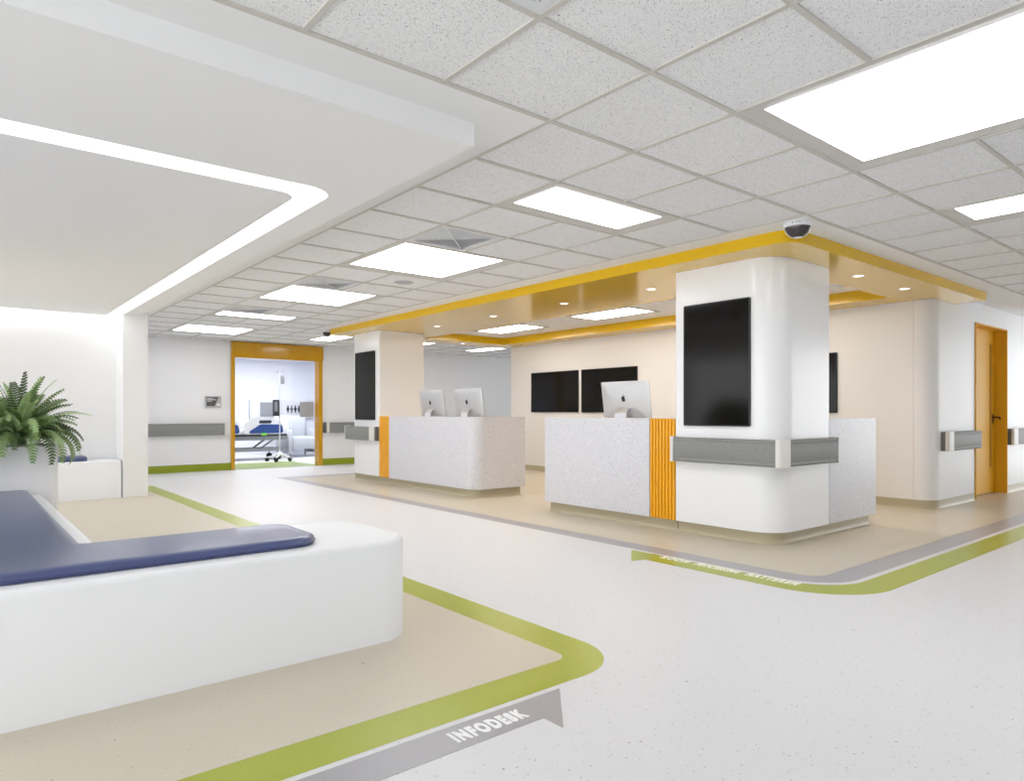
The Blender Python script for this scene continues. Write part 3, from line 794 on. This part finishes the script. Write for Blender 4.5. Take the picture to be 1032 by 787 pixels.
# hospital bed
bd = empty('hospital_bed', (5.3,16.2,0), 'white hospital bed with blue side rails inside the ward', 'bed')
bx0, bx1, by0, by1 = 4.2, 6.15, 15.75, 16.65
bm = bmesh.new(); rloft(bm, bx0+.05, bx1-.12, by0+.06, by1-.06, (.06,)*4, [(0,.56), (.01,.58), (.01,.68), (-.02,.70)]); link('mattress', bm, BEDW, bd, angle=60)
bm = bmesh.new(); rloft(bm, bx0, bx1, by0+.03, by1-.03, (.03,)*4, [(0,.46), (0,.545), (-.01,.555)]); link('frame', bm, BEDG, bd)
bm = bmesh.new()
box(bm, bx0+.1, bx1-.1, by0+.12, by1-.12, .20, .27)
for x in (4.6, 5.55):
    for y in (by0+.2, by1-.2): tube(bm, [(x,y,.26), (x+.3,y,.47)], .022)
link('lift_base', bm, BEDG, bd)
def side_rail(y, x0, x1, nm='side_rail'):
    bm = bmesh.new()
    pr = rounded([(x0,.60), (x1,.60), (x1-.04,.86), (x1-.22,.95), (x0+.2,.97), (x0+.03,.84)], [.06,.06,.09,.12,.12,.09], 5)
    loft(bm, [[(p[0], y, p[1]) for p in pr], [(p[0], y+.035, p[1]) for p in pr]])
    sr = link(nm, bm, BEDW, bd, angle=40)
    bm = bmesh.new()
    pr = rounded([(x0+.06,.62), (x1-.03,.62), (x1-.07,.82), (x0+.38,.83)], [.03,.05,.06,.16], 5)
    loft(bm, [[(p[0], y-.004, p[1]) for p in pr], [(p[0], y+.001, p[1]) for p in pr]])
    link('blue_panel', bm, BLUE, sr, angle=40)
    bm = bmesh.new()
    pr = rounded([(x0+.34,.845), (x0+.62,.845), (x0+.66,.92), (x0+.36,.92)], [.02,.02,.03,.03], 4)
    loft(bm, [[(p[0], y-.004, p[1]) for p in pr], [(p[0], y+.001, p[1]) for p in pr]])
    link('grip_slot', bm, BEDD, sr, angle=40)
side_rail(by0, 4.15, 5.05); side_rail(by0, 5.10, 6.05)
bm = bmesh.new(); box(bm, bx0, bx1-.05, by0-.01, by0+.03, .555, .60); link('dark_edge', bm, BEDD, bd, smooth=False)
bm = bmesh.new(); box(bm, 5.50, 5.62, by0-.02, by0-.005, .57, .63); link('release_lever', bm, LGREEN, bd, smooth=False)
bm = bmesh.new(); rloft(bm, 6.10, 6.16, by0+.05, by1-.05, (.02,)*4, [(0,.5), (0,.98), (-.02,1.02)]); link('headboard', bm, BEDW, bd)
for x in (4.45, 5.95):
    for y in (by0+.15, by1-.15):
        bm = bmesh.new(); tube(bm, [(x,y-.02,.065), (x,y+.02,.065)], .065, 14); link('wheel', bm, RUB, bd)
        bm = bmesh.new(); tube(bm, [(x,y,.10), (x,y,.22)], .018); link('caster_stem', bm, BEDG, bd)
# drip stand
iv = empty('drip_stand', (5.84,15.3,0), 'tall thin white drip stand on a wheeled base in front of the bed', 'medical stand')
px_, py_ = 5.70, 15.15
bm = bmesh.new(); tube(bm, [(px_,py_,.18), (px_,py_,2.0)], .013, 10); link('pole', bm, BEDW, iv)
bm = bmesh.new()
for a in range(4):
    q = a*math.pi/2+.5
    tube(bm, [(px_,py_,2.0), (px_+.08*math.cos(q),py_+.08*math.sin(q),2.02), (px_+.10*math.cos(q),py_+.10*math.sin(q),1.98)], .005, 6)
link('hooks', bm, BEDG, iv)
bm = bmesh.new(); rloft(bm, px_+.02, px_+.10, py_-.03, py_+.01, (.012,)*4, [(-.004,1.74), (0,1.76), (0,1.90), (-.01,1.93)]); link('drip_bag', bm, BEDG, iv)
bm = bmesh.new(); lathe(bm, px_, py_, [(.001,.13), (.07,.13), (.08,.16), (.05,.20), (.02,.22)]); link('hub', bm, BEDW, iv)
for a in range(5):
    q = a*2*math.pi/5+.3
    e = (px_+.27*math.cos(q), py_+.27*math.sin(q))
    bm = bmesh.new(); tube(bm, [(px_,py_,.15), (e[0],e[1],.095)], [.022,.014], 8); link('foot', bm, BEDW, iv)
    bm = bmesh.new(); tube(bm, [(e[0],e[1]-.012,.045), (e[0],e[1]+.012,.045)], .045, 12); link('caster', bm, RUB, iv)
bm = bmesh.new(); box(bm, px_-.15, px_-.03, py_-.06, py_+.04, 1.02, 1.38); pm = link('pump', bm, BEDD, iv, smooth=False, bevel=.01)
bm = bmesh.new(); box(bm, px_-.14, px_-.07, py_-.066, py_-.059, 1.12, 1.34); link('pump_display', bm, BEDG, pm, smooth=False)
# armchair
ac = empty('armchair', (6.9,16.6,0), 'light grey padded armchair behind the drip stand in the ward', 'chair')
def soft(bm, x0, x1, y0, y1, z0, z1, r=.05):
    rloft(bm, x0, x1, y0, y1, (r,)*4, [(-r*.5,z0), (0,z0+r*.4), (0,z1-r), (-r*.3,z1-r*.3), (-r,z1)])
bm = bmesh.new(); soft(bm, 6.45, 7.05, 16.3, 16.95, .2, .5); link('seat', bm, CHAIRG, ac, angle=60)
bm = bmesh.new(); soft(bm, 6.43, 7.08, 16.92, 17.2, .2, 1.02, .09); link('backrest', bm, CHAIRG, ac, angle=60)
for x in (6.33, 7.06):
    bm = bmesh.new(); soft(bm, x, x+.12, 16.28, 17.1, .1, .68, .04); link('armrest', bm, CHAIRG, ac, angle=60)
for x in (6.4, 7.1):
    for y in (16.35, 17.1):
        bm = bmesh.new(); tube(bm, [(x,y,0), (x,y,.13)], .02, 8); link('leg', bm, BEDG, ac)

# ------------------------------------------------------------------ LIGHT, CAMERA
w = bpy.data.worlds.new('world'); SC.world = w; w.use_nodes = True
w.node_tree.nodes['Background'].inputs[0].default_value = (.955,.975,1,1)
w.node_tree.nodes['Background'].inputs[1].default_value = 3.2
cam = bpy.data.cameras.new('camera'); co = bpy.data.objects.new('camera', cam); COL.objects.link(co)
co.location = (0,0,1.09)
co.rotation_euler = (math.pi/2, 0, -YAW)
cam.sensor_width = 36; cam.sensor_fit = 'HORIZONTAL'; cam.lens = 689/1032*36
cam.shift_y = 22.5/1032; cam.clip_start = .05
SC.camera = co
vs = SC.view_settings; vs.view_transform = 'Standard'; vs.look = 'None'; vs.gamma = 1; vs.use_curve_mapping = False
vs.exposure = 0.2
